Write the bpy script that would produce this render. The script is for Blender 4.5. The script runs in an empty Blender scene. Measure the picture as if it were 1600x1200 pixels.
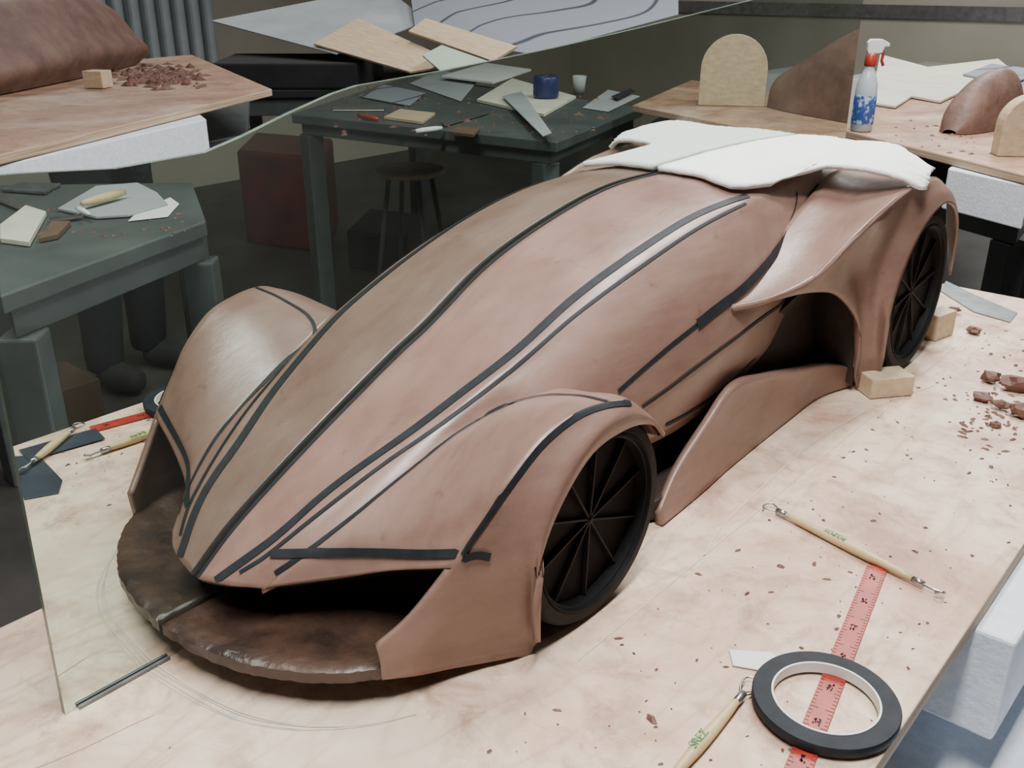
import bpy, bmesh, math, random
import numpy as np
from mathutils import Vector, Matrix
from mathutils.bvhtree import BVHTree
random.seed(4)
# ---------------------------------------------------------------- camera geometry
f=1500.;h=640.;g=math.hypot(f,h);cp=f/g;sp=h/g
a=math.atan2(1393,1631);ca=math.cos(a);sa=math.sin(a)
C=(.73,0,.6)
def dirn(X,Y):
    u=X-800;v=Y-600
    fw=f*cp-v*sp; dn=v*cp+f*sp
    return Vector((u*ca-fw*sa, u*sa+fw*ca, -dn)),fw
def G(X,Y,z=0.):
    """survey: where a sight line meets the horizontal surface of height z (plan x,y)"""
    d,_=dirn(X,Y);t=(z-C[2])/d.z
    return (C[0]+t*d.x,t*d.y)
def W(X,Y,dist):
    """survey: point on a sight line at a given ground distance"""
    d,fw=dirn(X,Y);return Vector(C)+d*(dist/fw)
def M(X,Y,z=0.):
    p=G(X,Y,z); return (-p[0],p[1])      # seen in the mirror: real thing stands on the +x side
cam=bpy.data.cameras.new('camera');cam.sensor_width=36;cam.lens=36*f/1600;cam.clip_start=.02;cam.clip_end=60
co=bpy.data.objects.new('camera',cam);bpy.context.collection.objects.link(co)
co.location=C
co.rotation_euler=Vector((-sa*cp,ca*cp,-sp)).to_track_quat('-Z','Y').to_euler()
bpy.context.scene.camera=co
# ---------------------------------------------------------------- materials
def newmat(n):
    m=bpy.data.materials.new(n);m.use_nodes=True
    nt=m.node_tree;return m,nt,nt.nodes['Principled BSDF']
def mat(n,col,col2=None,scale=8,rough=.6,metal=0,spec=.5,bump=0,bscale=60,stretch=(1,1,1),lo=.35,hi=.65,dist=.004,emit=0):
    m,nt,b=newmat(n);N=nt.nodes;L=nt.links
    b.inputs['Roughness'].default_value=rough;b.inputs['Metallic'].default_value=metal
    b.inputs['Specular IOR Level'].default_value=spec
    tc=N.new('ShaderNodeTexCoord');mp=N.new('ShaderNodeMapping');mp.inputs['Scale'].default_value=stretch
    L.new(tc.outputs['Object'],mp.inputs['Vector'])
    nz=N.new('ShaderNodeTexNoise');nz.inputs['Scale'].default_value=scale;nz.inputs['Detail'].default_value=7;nz.inputs['Roughness'].default_value=.6
    L.new(mp.outputs[0],nz.inputs['Vector'])
    rp=N.new('ShaderNodeValToRGB');rp.color_ramp.elements[0].position=lo;rp.color_ramp.elements[1].position=hi
    c2=col2 or tuple(c*.85 for c in col)
    rp.color_ramp.elements[0].color=(*col,1);rp.color_ramp.elements[1].color=(*c2,1)
    L.new(nz.outputs['Fac'],rp.inputs[0]);L.new(rp.outputs[0],b.inputs['Base Color'])
    if bump:
        n2=N.new('ShaderNodeTexNoise');n2.inputs['Scale'].default_value=bscale;n2.inputs['Detail'].default_value=5
        L.new(mp.outputs[0],n2.inputs['Vector'])
        bp=N.new('ShaderNodeBump');bp.inputs['Strength'].default_value=bump;bp.inputs['Distance'].default_value=dist
        L.new(n2.outputs['Fac'],bp.inputs['Height']);L.new(bp.outputs[0],b.inputs['Normal'])
    return m
def clay_mat():
    m,nt,b=newmat('clay_smooth');N=nt.nodes;L=nt.links
    b.inputs['Specular IOR Level'].default_value=.55
    tc=N.new('ShaderNodeTexCoord')
    def nz(sc,det,st=(1,1,1),rot=(0,0,0),dis=0):
        mp=N.new('ShaderNodeMapping');mp.inputs['Scale'].default_value=st;mp.inputs['Rotation'].default_value=rot;L.new(tc.outputs['Object'],mp.inputs[0])
        n=N.new('ShaderNodeTexNoise');n.inputs['Scale'].default_value=sc;n.inputs['Detail'].default_value=det;n.inputs['Roughness'].default_value=.62;n.inputs['Distortion'].default_value=dis;L.new(mp.outputs[0],n.inputs[0]);return n.outputs['Fac']
    def ramp(s,lo,hi,c0,c1):
        r=N.new('ShaderNodeValToRGB');r.color_ramp.elements[0].position=lo;r.color_ramp.elements[1].position=hi
        r.color_ramp.elements[0].color=(*c0,1);r.color_ramp.elements[1].color=(*c1,1);L.new(s,r.inputs[0]);return r.outputs[0]
    base=ramp(nz(6,8,dis=.4),.36,.66,(.205,.120,.095),(.255,.160,.129))
    st=ramp(nz(9,8,(5,1,5),(0,0,.35)),.42,.70,(1,1,1),(.84,.80,.78))
    sp2=ramp(nz(42,4),.64,.76,(1,1,1),(.76,.70,.67))
    cur=base
    for o_ in (st,sp2):
        x=N.new('ShaderNodeMixRGB');x.blend_type='MULTIPLY';x.inputs[0].default_value=1;L.new(cur,x.inputs[1]);L.new(o_,x.inputs[2]);cur=x.outputs[0]
    L.new(cur,b.inputs['Base Color'])
    L.new(ramp(nz(12,6),.35,.65,(.30,)*3,(.42,)*3),b.inputs['Roughness'])
    bp=N.new('ShaderNodeBump');bp.inputs['Strength'].default_value=.11;bp.inputs['Distance'].default_value=.004
    L.new(nz(30,6,(3,1,3),(0,0,.3)),bp.inputs['Height']);L.new(bp.outputs[0],b.inputs['Normal'])
    return m
def draw_mat():
    m,nt,b=newmat('drawing_paper');N=nt.nodes;L=nt.links
    b.inputs['Roughness'].default_value=.7
    tc=N.new('ShaderNodeTexCoord');wv=N.new('ShaderNodeTexWave');wv.inputs['Scale'].default_value=1.1;wv.inputs['Distortion'].default_value=9;wv.inputs['Detail'].default_value=1.5;wv.inputs['Detail Scale'].default_value=.8
    L.new(tc.outputs['Object'],wv.inputs[0]);rp=N.new('ShaderNodeValToRGB')
    rp.color_ramp.elements[0].position=.975;rp.color_ramp.elements[1].position=.995
    rp.color_ramp.elements[0].color=(.22,.245,.29,1);rp.color_ramp.elements[1].color=(.04,.05,.07,1)
    L.new(wv.outputs['Fac'],rp.inputs[0]);L.new(rp.outputs[0],b.inputs['Base Color']);return m
CLAY=clay_mat()
CLAYD=mat('clay_raw',(.022,.012,.009),(.070,.038,.024),scale=16,rough=.40,bump=.8,bscale=40)
CLAYK=mat('clay_cavity_shade',(.012,.007,.005),(.030,.016,.011),scale=16,rough=.6,bump=.5,bscale=40)  # raw clay blackened so that cavity shade sits in the colour
CLAYB=mat('clay_brown',(.11,.06,.047),(.19,.11,.085),scale=9,rough=.6,bump=.5,bscale=25,dist=.01)
CHIP=mat('clay_chip',(.10,.042,.03),(.17,.075,.055),scale=30,rough=.6)
TAPE=mat('tape_black',(.009,.012,.016),(.016,.020,.026),scale=60,rough=.6,spec=.25)
RUB=mat('tyre_black',(.004,.004,.005),(.009,.009,.010),scale=40,rough=.7,bump=.2,spec=.25)
RIM=mat('rim_black',(.003,.003,.004),(.007,.007,.007),scale=40,rough=.7,spec=.15)
SPOKE=mat('spoke_grey',(.010,.011,.010),(.022,.022,.021),scale=60,rough=.6,spec=.2)
FOAM=mat('foam_white',(.97,.98,.97),(.92,.94,.93),scale=25,rough=.8,bump=.4,bscale=90)
STY=mat('styrofoam',(.76,.82,.90),(.66,.72,.82),scale=60,rough=.85,bump=.3,bscale=150)
GREY=mat('bench_grey_paint',(.045,.056,.056),(.075,.088,.088),scale=6,rough=.5)
STEEL=mat('steel',(.5,.5,.5),(.35,.35,.36),scale=20,rough=.3,metal=.9)
DSTEEL=mat('dull_steel',(.2,.22,.23),(.12,.13,.14),scale=30,rough=.4,metal=.6)
BSTEEL=mat('blue_steel',(.05,.065,.09),(.03,.04,.06),scale=20,rough=.4,metal=.3)
WHITE=mat('paper_white',(.75,.76,.76),(.66,.67,.68),scale=3,rough=.7)
CREAM=mat('foam_cream',(.66,.65,.55),(.56,.54,.46),scale=8,rough=.8,bump=.2)
PAPG=mat('board_greywhite',(.36,.39,.41),(.28,.31,.33),scale=3,rough=.7)
DRAW=draw_mat()
BLACK=mat('cloth_black',(.009,.010,.011),(.016,.016,.018),scale=10,rough=.85)
RED=mat('ruler_red',(.42,.04,.025),(.28,.025,.016),scale=30,rough=.4)
REDB=mat('bin_red',(.13,.012,.009),(.07,.008,.007),scale=8,rough=.4)
WOOD=mat('pine',(.58,.46,.32),(.46,.35,.22),scale=6,rough=.55,stretch=(1,12,12))
WOODH=mat('handle_wood',(.62,.49,.27),(.5,.38,.19),scale=20,rough=.4)
BLUE=mat('plastic_blue',(.015,.025,.10),(.03,.04,.14),scale=8,rough=.35)
GREENF=mat('foam_green',(.38,.50,.41),(.32,.43,.36),scale=8,rough=.8)
CARD=mat('cardboard',(.12,.075,.045),(.09,.055,.032),scale=8,rough=.8)
WALL=mat('wall_paint',(.52,.49,.41),(.45,.42,.35),scale=1.2,rough=.8)
FLOORM=mat('floor_concrete',(.04,.038,.036),(.07,.066,.062),scale=3,rough=.55,bump=.1)
CEIL=mat('ceiling_paint',(.24,.24,.24),(.2,.2,.2),scale=2,rough=.9)
DENIM=mat('denim_dark',(.006,.008,.014),(.011,.014,.022),scale=40,rough=.9,spec=.2)
SKIN=mat('skin',(.5,.32,.24),(.45,.28,.2),scale=10,rough=.5)
HAIR=mat('hair_dark',(.02,.013,.01),(.03,.02,.015),scale=50,rough=.6)
# plywood smeared with clay
def ply(name,base,dark,stain,amount,grain=14):
    m,nt,b=newmat(name);N=nt.nodes;L=nt.links
    b.inputs['Roughness'].default_value=.5;b.inputs['Specular IOR Level'].default_value=.35
    tc=N.new('ShaderNodeTexCoord')
    mp=N.new('ShaderNodeMapping');mp.inputs['Scale'].default_value=(5,.9,5);L.new(tc.outputs['Object'],mp.inputs[0])
    n1=N.new('ShaderNodeTexNoise');n1.inputs['Scale'].default_value=1.8;n1.inputs['Detail'].default_value=3;n1.inputs['Distortion'].default_value=.6;L.new(mp.outputs[0],n1.inputs[0])
    mul=N.new('ShaderNodeMath');mul.operation='MULTIPLY';mul.inputs[1].default_value=grain;L.new(n1.outputs['Fac'],mul.inputs[0])
    fr=N.new('ShaderNodeMath');fr.operation='PINGPONG';fr.inputs[1].default_value=1;L.new(mul.outputs[0],fr.inputs[0])
    pw=N.new('ShaderNodeMath');pw.operation='POWER';pw.inputs[1].default_value=4;L.new(fr.outputs[0],pw.inputs[0])
    n3=N.new('ShaderNodeTexNoise');n3.inputs['Scale'].default_value=60;n3.inputs['Detail'].default_value=3;L.new(mp.outputs[0],n3.inputs[0])
    mx=N.new('ShaderNodeMixRGB');mx.inputs[1].default_value=(*base,1);mx.inputs[2].default_value=(*dark,1)
    m2=N.new('ShaderNodeMath');m2.operation='MULTIPLY';L.new(pw.outputs[0],m2.inputs[0]);L.new(n3.outputs['Fac'],m2.inputs[1]);L.new(m2.outputs[0],mx.inputs[0])
    prev=mx.outputs[0]
    for sc,dt,lo,hi,am,st in ((3.4,9,.42,.66,amount,stain),(11,10,.48,.68,amount*.85,tuple(c*.75 for c in stain)),(26,9,.53,.68,amount*.6,tuple(c*.6 for c in stain)),(2.2,4,.52,.8,.6,(.80,.71,.61))):
        n2=N.new('ShaderNodeTexNoise');n2.inputs['Scale'].default_value=sc;n2.inputs['Detail'].default_value=dt;n2.inputs['Roughness'].default_value=.66;n2.inputs['Distortion'].default_value=.5;L.new(tc.outputs['Object'],n2.inputs[0])
        r2=N.new('ShaderNodeValToRGB');r2.color_ramp.elements[0].position=lo;r2.color_ramp.elements[1].position=hi
        r2.color_ramp.elements[0].color=(0,0,0,1);r2.color_ramp.elements[1].color=(am,am,am,1);L.new(n2.outputs['Fac'],r2.inputs[0])
        m3=N.new('ShaderNodeMixRGB');m3.inputs[2].default_value=(*st,1);L.new(prev,m3.inputs[1]);L.new(r2.outputs[0],m3.inputs[0]);prev=m3.outputs[0]
    L.new(prev,b.inputs['Base Color'])
    return m
PLYT=ply('plywood_clay_smeared',(.76,.61,.47),(.49,.34,.23),(.45,.24,.17),.85)
PLYB=ply('plywood_board',(.44,.28,.19),(.31,.19,.12),(.24,.12,.08),.8)
PLYE=mat('plywood_edge',(.55,.42,.30),(.30,.20,.13),scale=4,rough=.7,stretch=(1,1,60))
def mirror_mat():
    m=bpy.data.materials.new('mirror_silver');m.use_nodes=True;nt=m.node_tree;N=nt.nodes;L=nt.links
    for n in list(N):N.remove(n)
    o=N.new('ShaderNodeOutputMaterial');gl=N.new('ShaderNodeBsdfGlossy');gl.inputs['Roughness'].default_value=0.0
    gl.inputs['Color'].default_value=(.60,.67,.62,1)
    df=N.new('ShaderNodeBsdfDiffuse');df.inputs['Color'].default_value=(.5,.55,.52,1)
    tc=N.new('ShaderNodeTexCoord');nz=N.new('ShaderNodeTexNoise');nz.inputs['Scale'].default_value=3;nz.inputs['Detail'].default_value=8
    rp=N.new('ShaderNodeValToRGB');rp.color_ramp.elements[0].position=.4;rp.color_ramp.elements[1].position=.8
    rp.color_ramp.elements[0].color=(.01,.01,.01,1);rp.color_ramp.elements[1].color=(.08,.08,.08,1)
    mx=N.new('ShaderNodeMixShader');L.new(tc.outputs['Object'],nz.inputs[0]);L.new(nz.outputs['Fac'],rp.inputs[0]);L.new(rp.outputs[0],mx.inputs[0])
    L.new(gl.outputs[0],mx.inputs[1]);L.new(df.outputs[0],mx.inputs[2]);L.new(mx.outputs[0],o.inputs[0])
    return m
MIR=mirror_mat()
GLEDGE=mat('glass_edge_green',(.16,.22,.17),(.1,.15,.12),scale=30,rough=.15)
# ---------------------------------------------------------------- mesh helpers (world coordinates)
def mk(name,vs,fs,m,smooth=False,bevel=0,seg=2,weld=False):
    me=bpy.data.meshes.new(name);bm=bmesh.new()
    bv=[bm.verts.new(v) for v in vs]
    for q in fs:
        try:bm.faces.new([bv[i] for i in q])
        except ValueError:pass
    if weld: bmesh.ops.remove_doubles(bm,verts=bm.verts,dist=1e-5)
    if bevel:
        bmesh.ops.recalc_face_normals(bm,faces=bm.faces)
        bmesh.ops.bevel(bm,geom=list(bm.edges),offset=bevel,segments=seg,affect='EDGES',profile=.5)
    bm.to_mesh(me);bm.free()
    o=bpy.data.objects.new(name,me);bpy.context.collection.objects.link(o)
    for mm in (m if isinstance(m,(list,tuple)) else [m]): me.materials.append(mm)
    if smooth:
        for p in me.polygons:p.use_smooth=True
    return o
def fixn(o,out=None):
    bm=bmesh.new();bm.from_mesh(o.data);bmesh.ops.recalc_face_normals(bm,faces=bm.faces)
    bm.to_mesh(o.data);bm.free();return o
def prism(name,poly,z0,z1,m,bevel=.002,top=None):
    n=len(poly);vs=[(p[0],p[1],z0) for p in poly]+[(p[0],p[1],z1) for p in poly]
    fs=[tuple(range(n-1,-1,-1)),tuple(range(n,2*n))]+[(i,(i+1)%n,n+(i+1)%n,n+i) for i in range(n)]
    o=mk(name,vs,fs,[m]+([top] if top else []),bevel=bevel)
    fixn(o)
    if top:
        for p in o.data.polygons:
            if p.normal.z>.9:p.material_index=1
    return o
def plate(name,pts,th,m,bevel=.001):
    pts=[Vector(p) for p in pts];n=len(pts);nr=(pts[1]-pts[0]).cross(pts[2]-pts[0]).normalized()
    if nr.z<0:nr=-nr
    vs=[p-nr*th for p in pts]+pts
    o=mk(name,vs,[tuple(range(n-1,-1,-1)),tuple(range(n,2*n))]+[(i,(i+1)%n,n+(i+1)%n,n+i) for i in range(n)],m,bevel=bevel)
    return fixn(o)
def box(name,c,s,m,rz=0,bevel=.002,tilt=None):
    R=Matrix.Rotation(rz,3,'Z')
    if tilt:R=R@Matrix.Rotation(tilt[0],3,tilt[1])
    vs=[Vector(c)+R@Vector((sx*s[0]/2,sy*s[1]/2,sz*s[2]/2)) for sx in(-1,1) for sy in(-1,1) for sz in(-1,1)]
    return mk(name,vs,[(0,1,3,2),(4,6,7,5),(0,4,5,1),(2,3,7,6),(0,2,6,4),(1,5,7,3)],m,bevel=bevel)
def tube(name,pts,rad,m,seg=12,closed=False,sy=1.):
    pts=[Vector(p) for p in pts];n=len(pts)
    if not isinstance(rad,(list,tuple)):rad=[rad]*n
    vs=[];fs=[]
    up=Vector((0,0,1))
    for i,p in enumerate(pts):
        t=(pts[(i+1)%n] if closed or i<n-1 else pts[i])-(pts[i-1] if closed or i>0 else pts[i])
        t.normalize();s=t.cross(up)
        if s.length<.1:s=t.cross(Vector((1,0,0)))
        s.normalize();w=s.cross(t)
        for k in range(seg):
            th=2*math.pi*k/seg;vs.append(p+s*math.cos(th)*rad[i]+w*math.sin(th)*rad[i]*sy)
    for i in range(n if closed else n-1):
        j=(i+1)%n
        for k in range(seg):fs.append((i*seg+k,i*seg+(k+1)%seg,j*seg+(k+1)%seg,j*seg+k))
    if not closed:fs+= [tuple(range(seg-1,-1,-1)),tuple((n-1)*seg+k for k in range(seg))]
    return fixn(mk(name,vs,fs,m,smooth=True))
def lathe(name,prof,c,m,axis='Z',seg=48,closed=False,smooth=True):
    vs=[];fs=[];n=len(prof)
    for r,t in prof:
        for k in range(seg):
            th=2*math.pi*k/seg;x,y=r*math.cos(th),r*math.sin(th)
            vs.append((c[0]+x,c[1]+y,c[2]+t) if axis=='Z' else (c[0]+t,c[1]+x,c[2]+y) if axis=='X' else (c[0]+x,c[1]+t,c[2]+y))
    for i in range(n if closed else n-1):
        j=(i+1)%n
        for k in range(seg):fs.append((i*seg+k,i*seg+(k+1)%seg,j*seg+(k+1)%seg,j*seg+k))
    if not closed:
        fs+=[tuple(range(seg)),tuple((n-1)*seg+k for k in range(seg))]
    return fixn(mk(name,vs,fs,m,smooth=smooth))
def sharp(o,ang=40):
    o.data.set_sharp_from_angle(angle=math.radians(ang));return o
def T(o,label,cat,group=None,kind=None):
    o['label']=label;o['category']=cat
    if group:o['group']=group
    if kind:o['kind']=kind
    if o.type=='MESH' and not o.children and o.location.length==0:
        bb=[Vector(c) for c in o.bound_box];c=sum(bb,Vector())/8;c.z=min(b.z for b in bb)
        o.data.transform(Matrix.Translation(-c));o.location=c
    return o
def root(name,base,label,cat,group=None):
    e=bpy.data.objects.new(name,None);e.empty_display_size=.05;e.location=base;bpy.context.collection.objects.link(e)
    e['label']=label;e['category']=cat
    if group:e['group']=group
    return e
def adopt(par,*objs):
    r=par
    while r.parent:r=r.parent
    for o in objs:
        o.data.transform(Matrix.Translation(-Vector(r.location)));o.parent=par
def cr(P,n):
    P=np.array(P,float);P=np.concatenate([[2*P[0]-P[1]],P,[2*P[-1]-P[-2]]]);out=[]
    for i in range(1,len(P)-2):
        for k in range(n):
            t=k/n;a_,b_,c_,d_=P[i-1],P[i],P[i+1],P[i+2]
            out.append(.5*((2*b_)+(-a_+c_)*t+(2*a_-5*b_+4*c_-d_)*t*t+(-a_+3*b_-3*c_+d_)*t**3))
    out.append(P[-2]);return np.array(out)
def tograph(Gd,off=0):
    r,c=Gd.shape[:2]
    return [tuple(p) for p in Gd.reshape(-1,3)],[(off+i*c+j,off+(i+1)*c+j,off+(i+1)*c+j+1,off+i*c+j+1) for i in range(r-1) for j in range(c-1)]
def loft(rows,nu,nv,xmin=None):
    Gd=cr(rows,nu)                      # along
    Gd=np.swapaxes(cr(np.swapaxes(Gd,0,1),nv),0,1)
    if xmin is not None:Gd[:,:,0]=np.maximum(Gd[:,:,0],xmin)
    vs,fs=tograph(Gd)
    return vs,fs,Gd
def orient(o,ref):
    s=0
    for p in o.data.polygons:s+=p.area*p.normal.dot(p.center-Vector(ref(p.center)))
    if s<0:o.data.flip_normals()
    return o
def solid(o,t):
    md=o.modifiers.new('thickness','SOLIDIFY');md.thickness=t;md.offset=-1
# ---------------------------------------------------------------- car body
car=root('clay_car_model',(.13,1.05,0),'reddish-brown clay sports car half model with black tape lines','car model')
XM=.004
ROWS=[
 [(XM,.389,.072),(.02,.390,.076),(.039,.394,.079),(.055,.400,.080),(.075,.412,.080),(.075,.412,.078),(.075,.412,.076),(.075,.412,.074)],
 [(XM,.43,.103),(.025,.43,.105),(.055,.432,.107),(.075,.437,.109),(.095,.447,.107),(.10,.45,.10),(.10,.45,.095),(.10,.45,.09)],
 [(XM,.48,.132),(.035,.48,.134),(.068,.48,.136),(.088,.486,.140),(.111,.49,.134),(.12,.495,.125),(.125,.495,.115),(.125,.495,.1)],
 [(XM,.54,.163),(.045,.54,.165),(.088,.54,.167),(.107,.542,.168),(.125,.54,.158),(.14,.545,.14),(.15,.55,.12),(.15,.55,.09)],
 [(XM,.60,.192),(.05,.60,.194),(.107,.60,.194),(.124,.602,.191),(.135,.605,.183),(.155,.605,.165),(.165,.605,.14),(.165,.605,.09)],
 [(XM,.66,.22),(.055,.66,.221),(.119,.66,.220),(.136,.66,.214),(.15,.66,.198),(.17,.66,.175),(.18,.66,.14),(.18,.66,.09)],
 [(XM,.71,.241),(.06,.71,.242),(.127,.71,.239),(.147,.712,.229),(.172,.712,.208),(.188,.71,.18),(.193,.71,.145),(.19,.71,.09)],
 [(XM,.81,.289),(.065,.81,.287),(.131,.81,.274),(.155,.81,.261),(.178,.81,.235),(.193,.81,.195),(.199,.81,.15),(.188,.81,.09)],
 [(XM,.93,.322),(.067,.93,.32),(.134,.93,.305),(.160,.93,.288),(.184,.93,.258),(.203,.93,.21),(.210,.93,.16),(.199,.93,.090)],
 [(XM,1.05,.341),(.068,1.05,.338),(.136,1.05,.323),(.161,1.05,.306),(.184,1.05,.275),(.203,1.05,.228),(.210,1.05,.175),(.199,1.05,.100)],
 [(XM,1.18,.342),(.069,1.18,.34),(.134,1.18,.327),(.154,1.18,.31),(.170,1.18,.282),(.186,1.18,.24),(.196,1.18,.19),(.190,1.18,.122)],
 [(XM,1.29,.338),(.06,1.29,.336),(.118,1.29,.322),(.136,1.29,.306),(.150,1.29,.282),(.164,1.29,.24),(.172,1.29,.2),(.168,1.29,.150)],
 [(XM,1.41,.33),(.05,1.41,.328),(.1,1.41,.316),(.12,1.41,.303),(.135,1.41,.285),(.15,1.41,.25),(.16,1.41,.18),(.16,1.41,.1)],
 [(XM,1.55,.315),(.045,1.55,.313),(.09,1.55,.305),(.11,1.55,.295),(.125,1.55,.28),(.14,1.55,.24),(.15,1.55,.18),(.15,1.55,.1)],
 [(XM,1.7,.27),(.04,1.7,.268),(.08,1.7,.262),(.1,1.7,.25),(.115,1.7,.235),(.13,1.7,.2),(.14,1.7,.16),(.14,1.7,.1)],
 [(XM,1.79,.17),(.04,1.79,.17),(.08,1.79,.168),(.1,1.79,.162),(.115,1.79,.155),(.125,1.78,.14),(.135,1.77,.12),(.135,1.77,.09)],
]
vs,fs,GA=loft(ROWS,8,6,XM)
A=orient(mk('body_shell',vs,fs,CLAY,smooth=True,weld=True),lambda p:(0,p.y,.05));solid(A,.008)
FEN=[ # valley, m1, m2, crest, wall, arch edge
 [(.075,.412,.080),(.125,.460,.088),(.175,.481,.108),(.238,.497,.131),(.237,.500,.08),(.229,.503,.014)],
 [(.095,.447,.107),(.135,.476,.118),(.185,.495,.131),(.243,.515,.152),(.248,.523,.09),(.241,.533,.008)],
 [(.111,.49,.134),(.15,.502,.141),(.2,.515,.155),(.248,.534,.173),(.261,.546,.10),(.253,.556,.006)],
 [(.125,.54,.158),(.165,.543,.169),(.21,.548,.184),(.253,.556,.198),(.273,.556,.12),(.262,.578,.006)],
 [(.135,.605,.183),(.175,.602,.199),(.217,.598,.215),(.258,.593,.226),(.281,.568,.16),(.281,.553,.080)],
 [(.15,.66,.198),(.19,.652,.216),(.23,.642,.231),(.264,.632,.236),(.283,.600,.198),(.283,.577,.150)],
 [(.172,.712,.208),(.207,.700,.219),(.240,.685,.230),(.272,.668,.237),(.285,.648,.222),(.283,.630,.198)],
 [(.188,.745,.20),(.219,.733,.210),(.25,.718,.223),(.278,.70,.230),(.286,.694,.219),(.283,.685,.206)],
 [(.198,.775,.178),(.227,.765,.190),(.255,.748,.201),(.281,.73,.207),(.285,.732,.202),(.283,.731,.196)],
 [(.208,.80,.148),(.235,.79,.157),(.26,.775,.168),(.281,.760,.178),(.283,.760,.176),(.283,.7595,.172)],
]
BUM=[[(.206,.434,.067),(.2075,.436,.050),(.206,.438,.030)],[(.222,.462,.092),(.226,.465,.055),(.218,.470,.021)]]
_,_,GT=loft([r[:4] for r in FEN],8,6)
_,_,GW=loft(BUM+[r[3:] for r in FEN],8,6)
GT[:,-1]=GW[16:,0]
v1,f1=tograph(GT);v2,f2=tograph(GW,len(v1))
B=fixn(mk('front_fender',v1+v2,f1+f2,CLAY,smooth=True,weld=True));orient(B,lambda p:(.17,p.y+.05,.02));solid(B,.007)
DECK=[ # inner, mid, outer crease
 [(.200,1.03,.225),(.205,1.03,.2245),(.209,1.03,.224)],
 [(.190,1.09,.230),(.208,1.09,.225),(.226,1.09,.224)],
 [(.168,1.19,.252),(.210,1.185,.240),(.248,1.18,.238)],
 [(.152,1.285,.276),(.206,1.275,.266),(.261,1.26,.277)],
 [(.135,1.406,.300),(.195,1.40,.294),(.265,1.38,.307)],
 [(.11,1.52,.306),(.18,1.51,.305),(.262,1.50,.316)],
 [(.1,1.62,.295),(.17,1.62,.295),(.252,1.60,.303)],
 [(.1,1.73,.25),(.16,1.74,.25),(.235,1.74,.25)],
]
vs,fs,GC=loft(DECK,8,6)
Cd=orient(mk('rear_deck',vs,fs,CLAY,smooth=True),lambda p:(p.x,p.y,0));solid(Cd,.006)
SIDE=[
 [(.209,1.03,.224),(.208,1.03,.222),(.206,1.03,.219)],
 [(.226,1.09,.224),(.225,1.09,.221),(.222,1.09,.217)],
 [(.246,1.17,.234),(.245,1.175,.225),(.242,1.18,.213)],
 [(.261,1.26,.277),(.245,1.265,.235),(.242,1.285,.180)],
 [(.264,1.32,.295),(.242,1.325,.21),(.250,1.365,.110)],
 [(.265,1.35,.302),(.242,1.365,.17),(.246,1.395,.012)],
 [(.265,1.37,.306),(.250,1.380,.18),(.264,1.425,.006)],
 [(.265,1.39,.309),(.257,1.395,.22),(.277,1.395,.115)],
 [(.264,1.43,.312),(.262,1.425,.255),(.279,1.422,.19)],
 [(.262,1.49,.316),(.271,1.485,.285),(.280,1.475,.247)],
 [(.256,1.58,.306),(.273,1.565,.290),(.280,1.555,.273)],
 [(.248,1.65,.285),(.268,1.64,.272),(.279,1.63,.255)],
 [(.236,1.73,.25),(.260,1.70,.225),(.275,1.68,.203)],
 [(.230,1.79,.17),(.255,1.74,.15),(.271,1.70,.125)],
]
vs,fs,GS=loft(SIDE,8,6)
Sd=orient(mk('rear_haunch',vs,fs,CLAY,smooth=True),lambda p:(.15,1.45,p.z));solid(Sd,.005)
SK=[
 [(.226,.857,.018),(.229,.857,.010),(.232,.857,.003)],
 [(.219,.905,.054),(.226,.905,.03),(.230,.905,.003)],
 [(.222,.965,.092),(.223,.965,.05),(.227,.965,.003)],
 [(.223,1.03,.124),(.219,1.03,.06),(.222,1.03,.003)],
 [(.222,1.12,.108),(.216,1.12,.055),(.218,1.12,.003)],
 [(.220,1.22,.084),(.213,1.22,.04),(.215,1.22,.003)],
 [(.220,1.33,.058),(.214,1.33,.025),(.214,1.33,.003)],
 [(.238,1.415,.030),(.238,1.415,.015),(.236,1.415,.003)],
]
vs,fs,_=loft(SK,6,6)
Sk=orient(mk('side_skirt',vs,fs,CLAY,smooth=True),lambda p:(0,p.y,p.z));solid(Sk,.010)
# intake cavity (raw clay, inner shade put into its colour)
lip=cr([(XM,.389,.072),(.02,.390,.076),(.039,.394,.079),(.055,.400,.080),(.075,.412,.080),(.125,.460,.088),(.175,.481,.108),(.238,.497,.131)],5)
cav=[[tuple(p+np.array((0,.002,-.001))),tuple(p+np.array((0,.03,-.014))),(p[0],p[1]+.055,.03+(p[2]-.03)*.5),(p[0],p[1]+.06,.038)] for p in lip]
vs,fs,_=loft(cav,1,5)
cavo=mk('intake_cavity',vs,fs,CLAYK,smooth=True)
edge=cr([(.003,.348),(.05,.351),(.10,.362),(.134,.378),(.175,.405),(.203,.436)],7)
outl=[(p[0] if i==0 else p[0]+random.uniform(-.0008,.0008),p[1]+random.uniform(-.0012,.0012)) for i,p in enumerate(edge)]+[(.222,.50),(.215,.58),(.003,.58)]
c0=Vector((.10,.56));rw=[]
for p in outl:
    p=Vector(p);rw.append([(*(p+(c0-p)*.03),.026),(*p,.030),(*p,.041),(*(p+(c0-p)*.03),.044+random.uniform(-.001,.001)),(*(p+(c0-p)*.12),.040),(*(p+(c0-p)*.5),.036),(*(p+(c0-p)*.98),.035)])
vs=[];fs=[];nn=7
for r_ in rw:vs+=r_
k=len(rw)
fs=[(i*nn+j,((i+1)%k)*nn+j,((i+1)%k)*nn+j+1,i*nn+j+1) for i in range(k) for j in range(nn-1)]+[tuple(i*nn for i in range(k)),tuple(i*nn+nn-1 for i in range(k))]
spl=fixn(mk('front_splitter',vs,fs,CLAYD,smooth=True));sharp(spl,50)
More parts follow.
